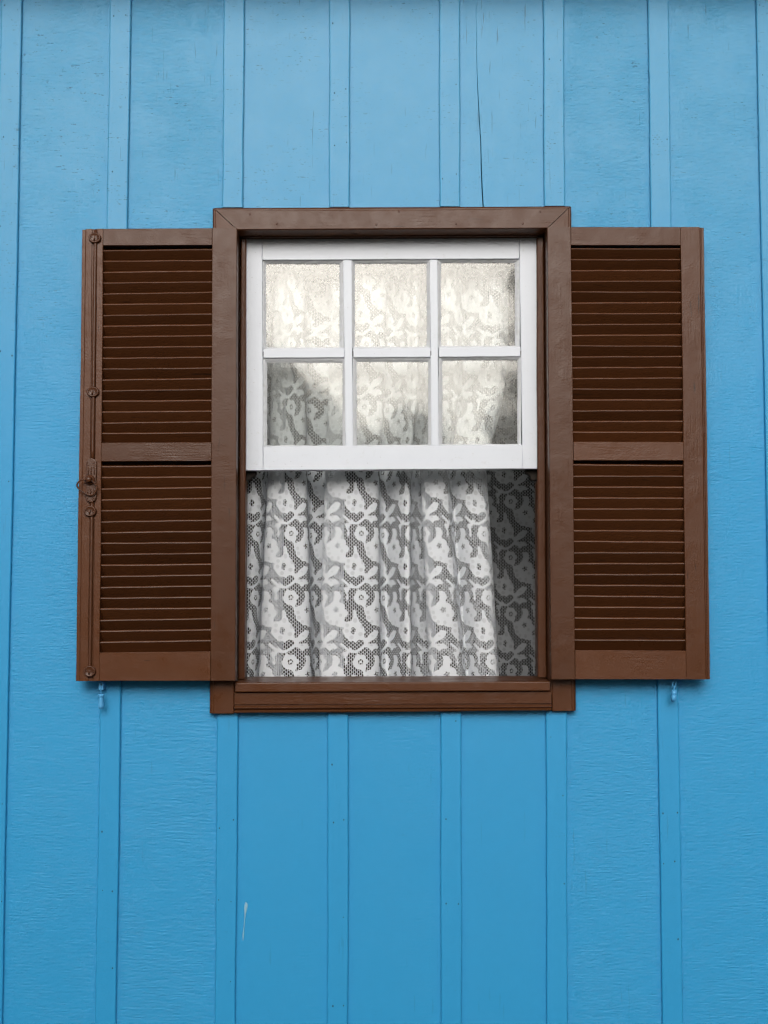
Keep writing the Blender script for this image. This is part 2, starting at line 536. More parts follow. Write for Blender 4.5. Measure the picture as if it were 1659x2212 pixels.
for i in range(len(BX)):
    if i in (4, 5, 6, 7):
        yt = {4: 447.5, 5: 446.5, 6: 445.5, 7: 444.5}[i]; yb = {4: 1541.5, 5: 1540.5, 6: 1538.5, 7: 1536.5}[i]
        batten(i, PXT, yt); batten(i, yb, PXB)
    else:
        batten(i, PXT, PXB)
# splash of dried white on the board under the sill
def drip():
    cx = [(531, 1949, 1.2), (532, 1954, 3.4), (531, 1960, 3.6), (530, 1968, 2.6), (529.5, 1976, 1.3), (528.5, 1986, 0.9), (527.5, 1998, 0.8), (526.3, 2010, 1.0), (525.6, 2018, 1.6), (525.2, 2026, 1.2), (525, 2032, 0.5)]
    vs, fs = [], []
    for x, y, h in cx:
        vs += [P(x - h, y, 0.0003), P(x - h * 0.3, y, 0.0012), P(x + h * 0.3, y, 0.0012), P(x + h, y, 0.0003)]
    for k in range(len(cx) - 1):
        for j in range(3): fs.append((k * 4 + j, k * 4 + j + 1, k * 4 + j + 5, k * 4 + j + 4))
    return vs, fs
vs, fs = drip()
link('white_splash', vs, fs, M['dropping'], wall)
# eave over the wall head
z_e = P(830, -74, 0).z
roof = empty('roof_eave', (0, -0.2, z_e), label='shaded blue eave board overhanging the wall head', cat='eave')
for k in range(2):
    y1 = -0.030 - k * 0.085
    v, f = boxgeo(-3.2, 3.2, y1 - 0.083, y1, z_e, z_e + 0.018)
    if k == 0: v, f = boxgeo(-3.2, 3.2, y1 - 0.083, 0.03, z_e, z_e + 0.018)
    o = link('soffit_board', v, f, M['blue'], roof); o['saw'] = 0.3
v, f = boxgeo(-3.2, 3.2, -0.222, -0.200, z_e - 0.006, z_e + 0.16)
o = link('fascia', v, f, M['blue'], roof); o['saw'] = 0.3
v, f = boxgeo(-3.3, 3.3, -0.26, 5.1, z_e + 0.161, z_e + 0.20)
link('roof_deck', v, f, M['tiles'], roof)

# the room behind the wall
zt, zb = 3.0, 0.25
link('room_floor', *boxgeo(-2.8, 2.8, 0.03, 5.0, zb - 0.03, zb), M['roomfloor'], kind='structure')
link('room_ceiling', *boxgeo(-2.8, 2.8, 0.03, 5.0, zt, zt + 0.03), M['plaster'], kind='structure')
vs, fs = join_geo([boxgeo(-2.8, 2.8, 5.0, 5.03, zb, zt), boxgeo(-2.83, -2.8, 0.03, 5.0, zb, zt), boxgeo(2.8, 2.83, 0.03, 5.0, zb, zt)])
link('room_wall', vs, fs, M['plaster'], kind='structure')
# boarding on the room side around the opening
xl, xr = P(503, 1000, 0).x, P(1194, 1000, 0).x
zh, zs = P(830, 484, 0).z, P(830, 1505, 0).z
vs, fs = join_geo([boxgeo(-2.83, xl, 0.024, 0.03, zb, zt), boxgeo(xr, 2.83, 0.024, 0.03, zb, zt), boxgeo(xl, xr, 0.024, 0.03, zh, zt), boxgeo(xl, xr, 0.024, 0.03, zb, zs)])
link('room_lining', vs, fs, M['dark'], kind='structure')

# ================================================================== the window
win = empty('sash_window', P(830, 1541, 0), label='white six-pane sash window pushed half up inside a brown painted frame', cat='window')
br, brh = M['brown'], M['brown_h']
def prof_casing(df, db, outer):
    # moulded outer edge: a quirk and a rounded back band, flat face, eased inner edge
    P0 = [(0, 0, db), (0, 0, df - 0.012), (0, 0.002, df - 0.007), (0, 0.006, df - 0.005), (0, 0.0095, df - 0.005), (0, 0.0105, df - 0.001), (0, 0.0125, df),
          (1, 0.002, df), (1, 0.0006, df - 0.0006), (1, 0, df - 0.002), (1, 0, db)]
    return P0
CF = 0.032
board('casing', [(458.5, 447.5), (456, 900), (451.5, 1541)], [(511.5, 497.0), (509, 900), (504.8, 1541)], CF, 0.0, br, win, n=24, prof=prof_casing(CF, 0.0006, 0), amp=0.0004)
board('casing', [(1235, 443.5), (1239, 900), (1245.5, 1535.5)], [(1182.5, 494.0), (1187, 900), (1193, 1535.5)], CF, 0.0, br, win, n=24, prof=prof_casing(CF, 0.0006, 0), amp=0.0004)
board('casing', [(459.5, 446.6), (1234.2, 442.8)], [(512.5, 496.0), (1181.8, 492.6)], CF, 0.0, brh, win, n=24, prof=prof_casing(CF, 0.0006, 0), amp=0.0004)
# nail heads under the paint on the head casing
vs_fs = []
for x, y in [(540, 463), (598, 484), (813, 485), (862, 457), (1167, 457), (1129, 483), (985, 484)]:
    c = P(x, y, CF)
    vs_fs.append(lathe_y(c, [(0.0030, CF - 0.0005), (0.0026, CF + 0.0006), (0.0012, CF + 0.0009)], 10))
vs, fs = join_geo(vs_fs)
link('nail_head', vs, fs, M['iron'], win, smooth=True, kind='stuff')
# jambs, head and the stops that hold the sash
def hexa(name, f4, df, db, mat, parent, bevel=0.0012, **kw):
    return prism(name, f4, df, db, mat, parent, bevel, 1, **kw)
hexa('jamb', [(500, 488), (512.6, 488), (506.5, 1500), (494, 1500)], 0.0300, -0.13, br, win)
hexa('jamb', [(1181.4, 488), (1194, 488), (1200.5, 1500), (1188.2, 1500)], 0.0300, -0.13, br, win)
hexa('head', [(513.5, 485), (1180.6, 481.5), (1180.6, 493.6), (513.5, 497.2)], 0.0300, -0.13, brh, win)
board('stop', [(520.5, 516), (517, 1000), (514.5, 1466)], [(531.6, 516), (530.3, 1000), (528.6, 1466)], -0.028, -0.0435, br, win, n=16, amp=0.0005, b=0.003)
board('stop', [(1159.6, 513), (1161.0, 1000), (1162.0, 1463)], [(1174.5, 513), (1178, 1000), (1181, 1463)], -0.028, -0.0435, br, win, n=16, amp=0.0005, b=0.003)
board('stop', [(521, 504.5), (1174, 501.0)], [(521, 512.5), (1174, 509.5)], -0.028, -0.0435, brh, win, n=4, b=0.002)
# inner channel boards seen under the raised sash
hexa('parting_strip', [(512, 1010), (531.5, 1010), (529.3, 1475), (510, 1475)], -0.082, -0.125, br, win)
hexa('parting_strip', [(1158.5, 1010), (1180, 1010), (1182, 1475), (1160.5, 1475)], -0.082, -0.125, br, win)
# sill: sloping top, square nose
def sill():
    f = [P(508.4, 1474.7, 0.048), P(1187.5, 1472.2, 0.048), P(1187.5, 1492.4, 0.048), P(508.4, 1495.2, 0.048)]
    bk = [P(508.4, 1463.4, -0.12), P(1187.5, 1461.6, -0.12)]
    b0 = Vector((f[0].x, 0.12, bk[0].z + 0.002)); b1 = Vector((f[1].x, 0.12, bk[1].z + 0.002))
    b2 = Vector((f[2].x, 0.12, f[2].z)); b3 = Vector((f[3].x, 0.12, f[3].z))
    bm = bmesh.new()
    v = [bm.verts.new(q) for q in f + [b0, b1, b2, b3]]
    for q in ((0, 1, 2, 3), (4, 7, 6, 5), (0, 4, 5, 1), (3, 2, 6, 7), (0, 3, 7, 4), (1, 5, 6, 2)): bm.faces.new([v[i] for i in q])
    e = [x for x in bm.edges if set(x.verts) in ({v[0], v[1]}, {v[2], v[3]})]
    bmesh.ops.bevel(bm, geom=e, offset=0.003, segments=3, affect='EDGES', profile=0.5)
    bm.verts.index_update()
    r = [x.co.copy() for x in bm.verts], [tuple(y.index for y in x.verts) for x in bm.faces]
    bm.free(); return r
link('sill', *sill(), brh, win)
# apron under the sill with a bead along its foot
d = 0.036
pa = [(0, 0, 0.0006), (0, 0, d - 0.001), (0, 0.001, d), (0, 0.0295, d), (0, 0.0305, d - 0.004), (0, 0.0325, d - 0.004),
      (0, 0.0335, d + 0.002), (0, 0.036, d + 0.0045), (0, 0.0385, d + 0.0045), (0, 0.041, d + 0.002), (0, 0.0425, d - 0.003), (0, 0.0445, d - 0.004), (1, 0.0065, d - 0.001), (1, 0.003, d + 0.002), (1, 0.0005, d), (1, 0, d - 0.003), (1, 0, 0.0006)]
board('apron', [(506.3, 1496.0), (1191.2, 1493.2)], [(506.3, 1540.5), (1191.2, 1535.2)], d, 0.0, brh, win, n=24, prof=pa, amp=0.0005)

# ---- the white sash
sash = link('sash', *boxgeo(P(560, 560, -0.07).x, P(1130, 560, -0.07).x, 0.074, 0.078, P(560, 988, -0.07).z, P(560, 985, -0.07).z), M['white'], win)
WH, SF, SB = M['white'], -0.0450, -0.079
def bar(name, pa, pb, df=SF, **kw): return board(name, pa, pb, df, SB, WH, sash, n=10, amp=0.00035, b=0.0012, **kw)
bar('stile', [(530.8, 517), (529.6, 800), (528.6, 1015.7)], [(566.2, 517), (567.6, 800), (568.2, 1015.7)])
bar('stile', [(1121.8, 514), (1125.2, 760), (1129, 1012.2)], [(1160.6, 514), (1163.4, 760), (1165, 1012.0)])
bar('rail', [(566.9, 516.8), (1121.2, 514.1)], [(566.9, 561.6), (1121.2, 558.6)], SF - 0.0006)
bar('rail', [(568.8, 964.5), (1128.4, 960.6)], [(568.8, 1015.7), (1128.4, 1012.4)], SF - 0.0006)
bar('muntin', [(740.8, 562), (746.6, 963.2)], [(759.8, 562), (762.6, 963.2)], SF - 0.0012)
bar('muntin', [(928.2, 561), (931.6, 962)], [(945.0, 561), (947.8, 962)], SF - 0.0012)
bar('muntin', [(568.8, 752.8), (743.2, 752.0)], [(568.8, 773.0), (743.2, 772.2)], SF - 0.0016)
bar('muntin', [(763.2, 752.0), (929.6, 751.2)], [(763.2, 772.2), (929.6, 771.4)], SF - 0.0016)
bar('muntin', [(948.2, 750.6), (1124.2, 749.6)], [(948.2, 771.0), (1124.2, 769.8)], SF - 0.0016)
# dark open joints beside the cross bars
gj = []
for x, y in [(568.4, 764), (762.6, 763.4), (930.8, 763), (1125.0, 762.4)]:
    a, b_ = P(x - 0.7, y - 4.5, SF), P(x + 0.7, y + 4.5, SF)
    gj.append(boxgeo(a.x, b_.x, 0.0442, 0.060, b_.z, a.z))
vs, fs = join_geo(gj)
link('open_joint', vs, fs, M['dark'], sash, kind='stuff')
OPEN = [((566.4, 561.6, 742.5, 752.6), (574.7, 570.2, 733.2, 750.2)), ((759.9, 561, 928.6, 752), (766.4, 569.8, 921.5, 748.6)), ((945.2, 559.6, 1122.6, 750.6), (952.6, 568.2, 1112, 746.8)),
        ((567.8, 772.9, 746.0, 964.3), (577.2, 783.8, 739.6, 962.2)), ((762.5, 772, 931.2, 963), (770.8, 781.8, 924.6, 960.8)), ((947.7, 770.6, 1125.4, 961.4), (955.6, 778.6, 1117.6, 959.2))]
GD = -0.060
def putty(o, g_, seed):
    r = random.Random(seed)
    def edge(a, b, n):
        return [(lerp(a[0], b[0], k / n), lerp(a[1], b[1], k / n)) for k in range(n)]
    n = 14
    O = [(o[0], o[1]), (o[2], o[1]), (o[2], o[3]), (o[0], o[3])]
    G = [(g_[0], g_[1]), (g_[2], g_[1]), (g_[2], g_[3]), (g_[0], g_[3])]
    out, inn = [], []
    for k in range(4):
        out += edge(O[k], O[(k + 1) % 4], n); inn += edge(G[k], G[(k + 1) % 4], n)
    vs, fs = [], []
    m = len(out)
    for (x, y), (gx, gy) in zip(out, inn):
        gx += r.uniform(-0.5, 0.5); gy += r.uniform(-0.5, 0.5)
        vs += [P(x, y, SF - 0.006), P(lerp(x, gx, 0.45), lerp(y, gy, 0.45), -0.0535), P(gx, gy, GD + 0.0002)]
    for k in range(m):
        k2 = (k + 1) % m
        fs += [(k * 3, k2 * 3, k2 * 3 + 1, k * 3 + 1), (k * 3 + 1, k2 * 3 + 1, k2 * 3 + 2, k * 3 + 2)]
    return vs, fs
for k, (o, g_) in enumerate(OPEN):
    link('putty', *putty(o, g_, k), M['putty'], sash)
    a, b_ = P(g_[0] - 4, g_[1] - 4, GD), P(g_[2] + 4, g_[3] + 4, GD)
    link('pane', *boxgeo(a.x, b_.x, 0.060, 0.063, b_.z, a.z), M['glass'], sash)
# brown catches holding the sash up, their shade put into the darker colour
prism('sash_catch', [(529, 1017.5), (553.5, 1018.5), (553, 1024), (549, 1028.5), (543.5, 1031), (541, 1037), (529, 1037)], -0.070, -0.095, M['dark'], win, 0.002)
prism('sash_catch', [(1134.5, 1015), (1136, 1021.5), (1145, 1026.5), (1147, 1037), (1160.5, 1037), (1161.5, 1014)], -0.070, -0.095, M['dark'], win, 0.002)

# ================================================================== shutters
def slat(sh, xa, ya, xb, yb, df, seed, pitch):
    """one fixed louvre: its nose up at the front, falling away to the back"""
    r = random.Random(seed)
    n = 8
    L, Rr = P(xa, ya, df), P(xb, yb, df)
    w_ = wob(0.00045, seed)
    dep, drop, th = 0.030, 0.031 + r.uniform(-0.0015, 0.0015), 0.0042
    vs, fs = [], []
    # cross-section (depth back from nose, height)
    cs = [(0.0, -0.0012), (0.0006, 0.0010), (0.0018, 0.0024), (0.0034, 0.0027), (dep, 0.0064 - drop), (dep, -drop), (0.0010, -0.0022)]
    tl = r.uniform(-0.0016, 0.0016)
    for i in range(n + 1):
        t = i / n
        q = lerp(L, Rr, t)
        dz = w_(t) + tl * (t - 0.5)
        for dd, hh in cs: vs.append(Vector((q.x, q.y + dd, q.z + hh + dz)))
    k = len(cs)
    for i in range(n):
        for j in range(k): fs.append((i * k + j, i * k + (j + 1) % k, (i + 1) * k + (j + 1) % k, (i + 1) * k + j))
    fs.append(tuple(range(k))); fs.append(tuple(range(n * k, n * k + k)))
    return link('slat', vs, fs, M['brown_h'], sh)
SH = 0.078                       # how far the shutter faces stand off the wall
SK = 0.042                       # and their backs
def shut_left():
    sh = empty('louvred_shutter', P(340, 1470, SH), label='brown louvred shutter carrying the bolt rod, lock plate and ring handle', cat='shutter', group='open shutters beside the window')
    # hinge stile laps the casing
    board('stile', [(458.2, 492.6), (456.4, 980), (454.8, 1470.3)], [(511.8, 492.2), (510.3, 980), (508.6, 1470.0)], SH, SK, br, sh, n=24, amp=0.0005, b=0.0012)
    # lock stile with a shallow channel for the rod and a rebated outer edge
    pr = [(0, 0, SK), (0, 0, SH - 0.008), (0, 0.0007, SH - 0.0065), (0, 0.0085, SH - 0.0065), (0, 0.0100, SH - 0.0075), (0, 0.0108, SH - 0.001), (0, 0.0120, SH),
          (1, 0.0285, SH), (1, 0.0275, SH - 0.003), (1, 0.0165, SH - 0.003), (1, 0.0150, SH), (1, 0.001, SH), (1, 0, SH - 0.001), (1, 0, SK)]
    board('stile', [(176.2, 494.6), (171.5, 850), (167, 1150), (162.6, 1471.3)], [(222.8, 494.0), (220.2, 850), (217.6, 1150), (214.6, 1471.0)], SH, SK, br, sh, n=24, amp=0.0005, prof=pr)
    board('rail', [(223.4, 494.0), (457.6, 492.7)], [(223.2, 530.2), (457.6, 529.4)], SH - 0.0006, SK, brh, sh, n=8, amp=0.0003, b=0.001)
    board('rail', [(219.6, 956.2), (455.8, 955.2)], [(219.0, 996.6), (455.6, 995.6)], SH - 0.0006, SK, brh, sh, n=8, amp=0.0003, b=0.001)
    board('rail', [(215.4, 1409.8), (454.4, 1407.2)], [(215.0, 1471.0), (454.2, 1470.4)], SH - 0.0006, SK, brh, sh, n=8, amp=0.0003, b=0.001)
    for k in range(-1, 18):
        y = 539.0 + k * 23.26
        t = (y - 530) / 900
        slat(sh, lerp(222.4, 215.5, t), y + 2.7, lerp(458.6, 455, t), y, SH - 0.0065, 100 + k, 23)
    for k in range(-1, 17):
        y = 1005.9 + k * 23.66
        t = (y - 530) / 900
        slat(sh, lerp(222.4, 215.5, t), y + 2.9, lerp(458.6, 455, t), y, SH - 0.0065, 140 + k, 23)
    # bolt rod in its channel
    def X(y): return lerp(206.3, 194.0, (y - 515) / (1451 - 515))
    for y0, y1 in ((496, 1000), (1080, 1462)):
        pts = [P(X(lerp(y0, y1, k / 20)), lerp(y0, y1, k / 20), SH + 0.0005) for k in range(21)]
        link('bolt_rod', *tube(pts, 0.0047, 10), M['iron'], sh, smooth=True)
    def rosette(x, y, sx, sz):
        c = P(x, y, SH)
        prf = [(0.0, SH + 0.0035)]
        o = link('rod_guide', *lathe_y(c, [(0.0148, SH - 0.0005), (0.0150, SH + 0.0055), (0.0140, SH + 0.0085), (0.0118, SH + 0.0095), (0.0108, SH + 0.0085), (0.004, SH + 0.0088)], 28, sx, sz), M['iron'], sh, smooth=True)
        parts = []
        for s in (-1, 1):
            q = Vector((c.x + s * 0.0082 * sx, c.y - 0.009, c.z))
            pts = []
            for k in range(12):
                a = math.pi * (0.5 + 1.5 * k / 11) * s
                rr = 0.0030 - 0.0008 * k / 11
                pts.append(Vector((q.x + rr * math.cos(a), -(SH + 0.0098), q.z + rr * 1.15 * math.sin(a))))
            parts.append(tube(pts, 0.0009, 6))
        pts = [Vector((c.x + 0.0006, -(SH + 0.0094), c.z + 0.0062)), Vector((c.x + 0.0006, -(SH + 0.0104), c.z + 0.002)), Vector((c.x, -(SH + 0.0104), c.z - 0.003)), Vector((c.x - 0.0012, -(SH + 0.0094), c.z - 0.0068))]
        parts.append(tube(pts, [0.0010, 0.0014, 0.0019, 0.0022], 8))
        link('scroll', *join_geo(parts), M['iron'], o, smooth=True, kind='stuff')
    rosette(205.7, 515, 1.06, 0.92); rosette(201.5, 847, 1.06, 0.90); rosette(195.6, 1104.5, 1.06, 0.92); rosette(194.6, 1450, 1.0, 0.94)
    # lock plate: long tongue with round ends
    outline = []
    for k in range(13):
        a = math.pi * k / 12
        outline.append((197 + 11.5 * math.cos(a), 1001 - 11.5 * math.sin(a)))
    outline += [(185.8, 1015), (186.4, 1040), (184.5, 1070)]
    for k in range(13):
        a = math.pi * (1 + k / 12)
        outline.append((196 + 11.8 * math.cos(a), 1073 - 12.5 * math.sin(a)))
    outline += [(206.8, 1040), (208.2, 1015)]
    lk = prism('lock_plate', outline, SH + 0.0075, SH + 0.0004, M['iron'], sh, 0.0022, 3)
    parts = []
    for s in (-1, 1):
        for cy in (1002, 1079):
            q = P(196.8 + s * 6.3, cy, SH + 0.0082)
            pts = [Vector((q.x + 0.0030 * math.cos(a), q.y, q.z + 0.0034 * math.sin(a))) for a in [s * (0.6 + 4.2 * k / 11) for k in range(12)]]
            parts.append(tube(pts, 0.0010, 6))
    for x in (190.5, 197, 203.5):
        parts.append(tube([P(x, 1009, SH + 0.0074), P(x + 0.2, 1016, SH + 0.0086), P(x - 0.3, 1026, SH + 0.0074)], [0.0011, 0.0014, 0.0011], 6))
        parts.append(tube([P(x - 1, 1057, SH + 0.0074), P(x - 1.0, 1062, SH + 0.0086), P(x - 1.6, 1069, SH + 0.0074)], [0.0011, 0.0014, 0.0011], 6))
    link('scroll', *join_geo(parts), M['iron'], lk, smooth=True, kind='stuff')
    c = P(195.5, 1037.5, SH)
    link('knob', *lathe_y(c, [(0.0125, SH + 0.007), (0.0130, SH + 0.010), (0.0112, SH + 0.0125), (0.0085, SH + 0.013), (0.0070, SH + 0.016), (0.0072, SH + 0.026), (0.0058, SH + 0.0285), (0.001, SH + 0.029)], 20), M['iron'], sh, smooth=True)
    # bent ring handle hanging from the knob
    ringp = [(189.5, 1034.5), (181, 1036), (172.5, 1038.5), (168.0, 1043), (166.2, 1048.5), (168.8, 1054.5), (176, 1060.5), (184, 1065.5), (192, 1069.2), (199, 1068.8), (204.5, 1064.5), (208.2, 1057.5), (208.6, 1051), (205.2, 1045.5), (201.0, 1041.0), (196, 1037)]
    pts = [P(x, y, SH + 0.019 - 0.004 * abs(math.sin(i * 0.2))) for i, (x, y) in enumerate(ringp)]
    sm = []
    m = len(pts)
    for i in range(m):
        p0, p1, p2, p3 = pts[i - 1], pts[i], pts[(i + 1) % m], pts[(i + 2) % m]
        for t in (0, 0.33, 0.66):
            sm.append(0.5 * ((2 * p1) + (p2 - p0) * t + (2 * p0 - 5 * p1 + 4 * p2 - p3) * t * t + (3 * p1 - p0 - 3 * p2 + p3) * t ** 3))
    link('ring_handle', *tube(sm, 0.0021, 8, True), M['iron'], sh, smooth=True)
    # hinges between stile and casing, seen edge on
    for y in (620, 1340):
        a, b_ = P(511.5, y, 0.055), P(516, y + 60, 0.055)
    return sh
def shut_right():
    sh = empty('louvred_shutter', P(1360, 1467, SH), label='plain brown louvred shutter without any bolt or handle', cat='shutter', group='open shutters beside the window')
    board('stile', [(1182.2, 490.6), (1186.4, 980), (1191.2, 1467.4)], [(1233.2, 490.2), (1238.4, 980), (1242.4, 1467.2)], SH, SK, br, sh, n=24, amp=0.0005, b=0.0012)
    # outer stile: flat, then a quirk, a bead and a thin tongue
    pr = [(0, 0, SK), (0, 0, SH - 0.001), (0, 0.001, SH), (1, 0.0215, SH), (1, 0.0203, SH - 0.0015), (1, 0.0190, SH - 0.0065), (1, 0.0150, SH - 0.0080),
          (1, 0.0115, SH - 0.0080), (1, 0.0108, SH - 0.0062), (1, 0.0090, SH - 0.0062), (1, 0.0080, SH - 0.0085), (1, 0.001, SH - 0.0085), (1, 0, SH - 0.010), (1, 0, SK)]
    pr = [(s, o * 0.62 if s else o, d_) for s, o, d_ in pr]
    board('stile', [(1470.2, 490.2), (1476.6, 980), (1482.2, 1467.4)], [(1522.2, 490.2), (1529.6, 980), (1535.6, 1467.6)], SH, SK, br, sh, n=24, amp=0.0005, prof=pr)
    board('rail', [(1233.9, 490.3), (1469.6, 490.2)], [(1233.9, 529.6), (1470.0, 529.6)], SH - 0.0006, SK, brh, sh, n=8, amp=0.0003, b=0.001)
    board('rail', [(1239.0, 954.2), (1475.8, 954.4)], [(1239.4, 994.4), (1476.4, 994.4)], SH - 0.0006, SK, brh, sh, n=8, amp=0.0003, b=0.001)
    board('rail', [(1242.8, 1404.4), (1481.4, 1405.6)], [(1243.0, 1467.4), (1481.8, 1467.6)], SH - 0.0006, SK, brh, sh, n=8, amp=0.0003, b=0.001)
    for k in range(-1, 18):
        y = 537.6 + k * 23.3
        t = (y - 530) / 900
        slat(sh, lerp(1233.2, 1242.4, t), y + 0.4, lerp(1470.8, 1482.4, t), y - 0.2, SH - 0.0065, 200 + k, 23)
    for k in range(-1, 17):
        y = 1005.0 + k * 23.62
        t = (y - 530) / 900
        slat(sh, lerp(1233.2, 1242.4, t), y - 0.2, lerp(1470.8, 1482.4, t), y + 0.4, SH - 0.0065, 240 + k, 23)
    # row of raised dots along the outer quirk
    parts = []
    y = 620
    while y < 1455:
        parts.append(lathe_y(P(lerp(1522.2, 1535.6, (y - 490) / 977) - 6.2, y, SH - 0.0062), [(0.0013, SH - 0.0066), (0.0010, SH - 0.0050), (0.0003, SH - 0.0046)], 6))
        y += 5.6
    link('beading', *join_geo(parts), M['iron'], sh, smooth=True, kind='stuff')
    return sh
shut_left(); shut_right()

# ---- blue holdbacks that keep the shutters open
def holdback_left():
    h = empty('shutter_holdback', P(218, 1475, 0.018), label='blue holdback with a rounded bulb below the bolted shutter', cat='holdback', group='blue shutter holdbacks under the shutters')
    D = 0.045
    link('clip', *join_geo([boxgeo(P(213.3, 1482, D).x, P(216.6, 1482, D).x, -D, -0.0185, P(0, 1490, D).z, P(0, 1474.5, D).z),
                            boxgeo(P(219.8, 1482, D).x, P(223.1, 1482, D).x, -D, -0.0185, P(0, 1490, D).z, P(0, 1474.5, D).z),
                            boxgeo(P(216.6, 1482, D).x, P(219.8, 1482, D).x, -D, -0.0185, P(0, 1477.5, D).z, P(0, 1474.5, D).z)]), M['bluemetal'], h)
    link('pin', *tube([P(218, 1481, D), P(218.1, 1490, D), P(218.2, 1500, D)], 0.0013, 8), M['bluemetal'], h, smooth=True)
    c = P(218.6, 1499, D)
    k = 0.00118 * (DIST - D) / DIST
    link('weight', *lathe_z(c, [(2 * k, 0), (6.6 * k, -0.6 * k), (7.2 * k, -3 * k), (6.2 * k, -6 * k), (4.9 * k, -7.5 * k), (4.7 * k, -9 * k), (5.3 * k, -11 * k), (5.2 * k, -14 * k), (5.0 * k, -16 * k), (5.6 * k, -20 * k), (6.2 * k, -24 * k), (5.8 * k, -28 * k), (4.2 * k, -30.6 * k), (1.5 * k, -32 * k)], 18), M['bluemetal'], h, smooth=True)
def holdback_right():
    h = empty('shutter_holdback', P(1456, 1470, 0.018), label='chipped blue holdback with a crooked two-lobed weight under the plain shutter', cat='holdback', group='blue shutter holdbacks under the shutters')
    D = 0.050
    link('clip', *join_geo([tube([P(1453.5, 1468, D), P(1453.0, 1485, D)], 0.0016, 8), tube([P(1460.0, 1468, D), P(1459.4, 1485, D)], 0.0016, 8), tube([P(1456, 1466, 0.018), P(1456, 1468, D)], 0.003, 8)]), M['bluemetal'], h, smooth=True)
    link('pin', *tube([P(1456.6, 1480, D), P(1456.8, 1492, D)], [0.0010, 0.0018], 8), M['bluemetal'], h, smooth=True)
    k = 0.00118 * (DIST - D) / DIST
    c = P(1456, 1490, D); c2 = P(1455.5, 1503, D + 0.006)
    v1 = lathe_z(c, [(1.5 * k, 1 * k), (5.2 * k, -1 * k), (6.8 * k, -5 * k), (6.0 * k, -9.5 * k), (4.4 * k, -12.5 * k), (3 * k, -14 * k)], 16)
    v2 = lathe_z(c2, [(2 * k, 3 * k), (4.8 * k, 1 * k), (5.5 * k, -4 * k), (4.8 * k, -8.5 * k), (2.5 * k, -11 * k), (1 * k, -11.5 * k)], 16)
    v3 = lathe_z(P(1453.0, 1508, 0.038), [(2 * k, 1 * k), (4 * k, -2 * k), (4 * k, -6 * k), (1 * k, -9 * k)], 12)
    link('weight', *join_geo([v1, v2, v3]), M['bluemetal'], h, smooth=True)
holdback_left(); holdback_right()

# ================================================================== lace curtains
ZU = 0.245e-3                  # metres per drawing unit of the lace repeat
LW, LH = 440.0, 690.0           # the repeat, in drawing units
NET = [([(-75, -95), (-105, -50), (-95, 10), (-110, 55), (-75, 95), (-40, 97)], 21), ([(10, -117), (55, -110), (88, -70), (108, -20), (92, 45)], 27), ([(85, 70), (75, 90)], 14),
       ([(-142, 120), (-142, 205)], 38), ([(-15, 125), (-2, 185), (22, 240)], 25), ([(22, 240), (62, 300)], 14), ([(62, 300), (88, 340)], 30), ([(75, 375), (60, 405)], 14),
       ([(153, 305), (156, 320)], 13), ([(200, 345), (240, 352)], 18), ([(200, 455), (225, 425)], 34), ([(90, 478), (150, 470)], 8), ([(190, 572), (225, 548)], 34), ([(150, 590), (175, 580)], 16),
       ([(-95, 498), (-65, 525)], 19), ([(-5, 492), (-22, 522)], 24), ([(-165, 470), (-160, 540)], 22), ([(250, 40), (262, 95)], 22), ([(240, -60), (255, -20)], 14),
       ]
CORES = [([(-82, 335), (-70, 350), (-88, 365)], 18), ([(-82, 385), (-70, 387)], 8)]
for k in range(5):
    a = 2 * math.pi * k / 5 + 0.6
    CORES.append(([(178 + 10 * math.cos(a), 132 + 10 * math.sin(a)), (178 + 28 * math.cos(a), 132 + 28 * math.sin(a))], 9))
BLOOM = [(0, 0, 58, 26, 6, 0.3), (172, 168, 106, 26, 7, 0.0), (-80, 350, 86, 26, 6, 0.5), (290, 600, 0, 1, 4, 0)]
BLADE = [(128, 412, 92, 40, -0.62), (128, 522, 84, 26, 0.15), (-62, 246, 44, 26, 1.2)]
STEM = [(-200, 500), (-167, 528), (-120, 575), (-50, 582), (20, 535), (60, 482), (110, 440)]
TONE = [(73, 160, 19, 20), (83, 215, 22, 20), (118, 260, 20, 20), (188, 268, 17, 24), (-142, 298, 22, 20), (-147, 358, 22, 22), (-97, 428, 24, 20), (-5, 392, 24, 22), (8, 310, 16, 26), (-62, 246, 22, 28), (123, 412, 16, 10), (112, 512, 20, 9), (225, 190, 18, 20)]
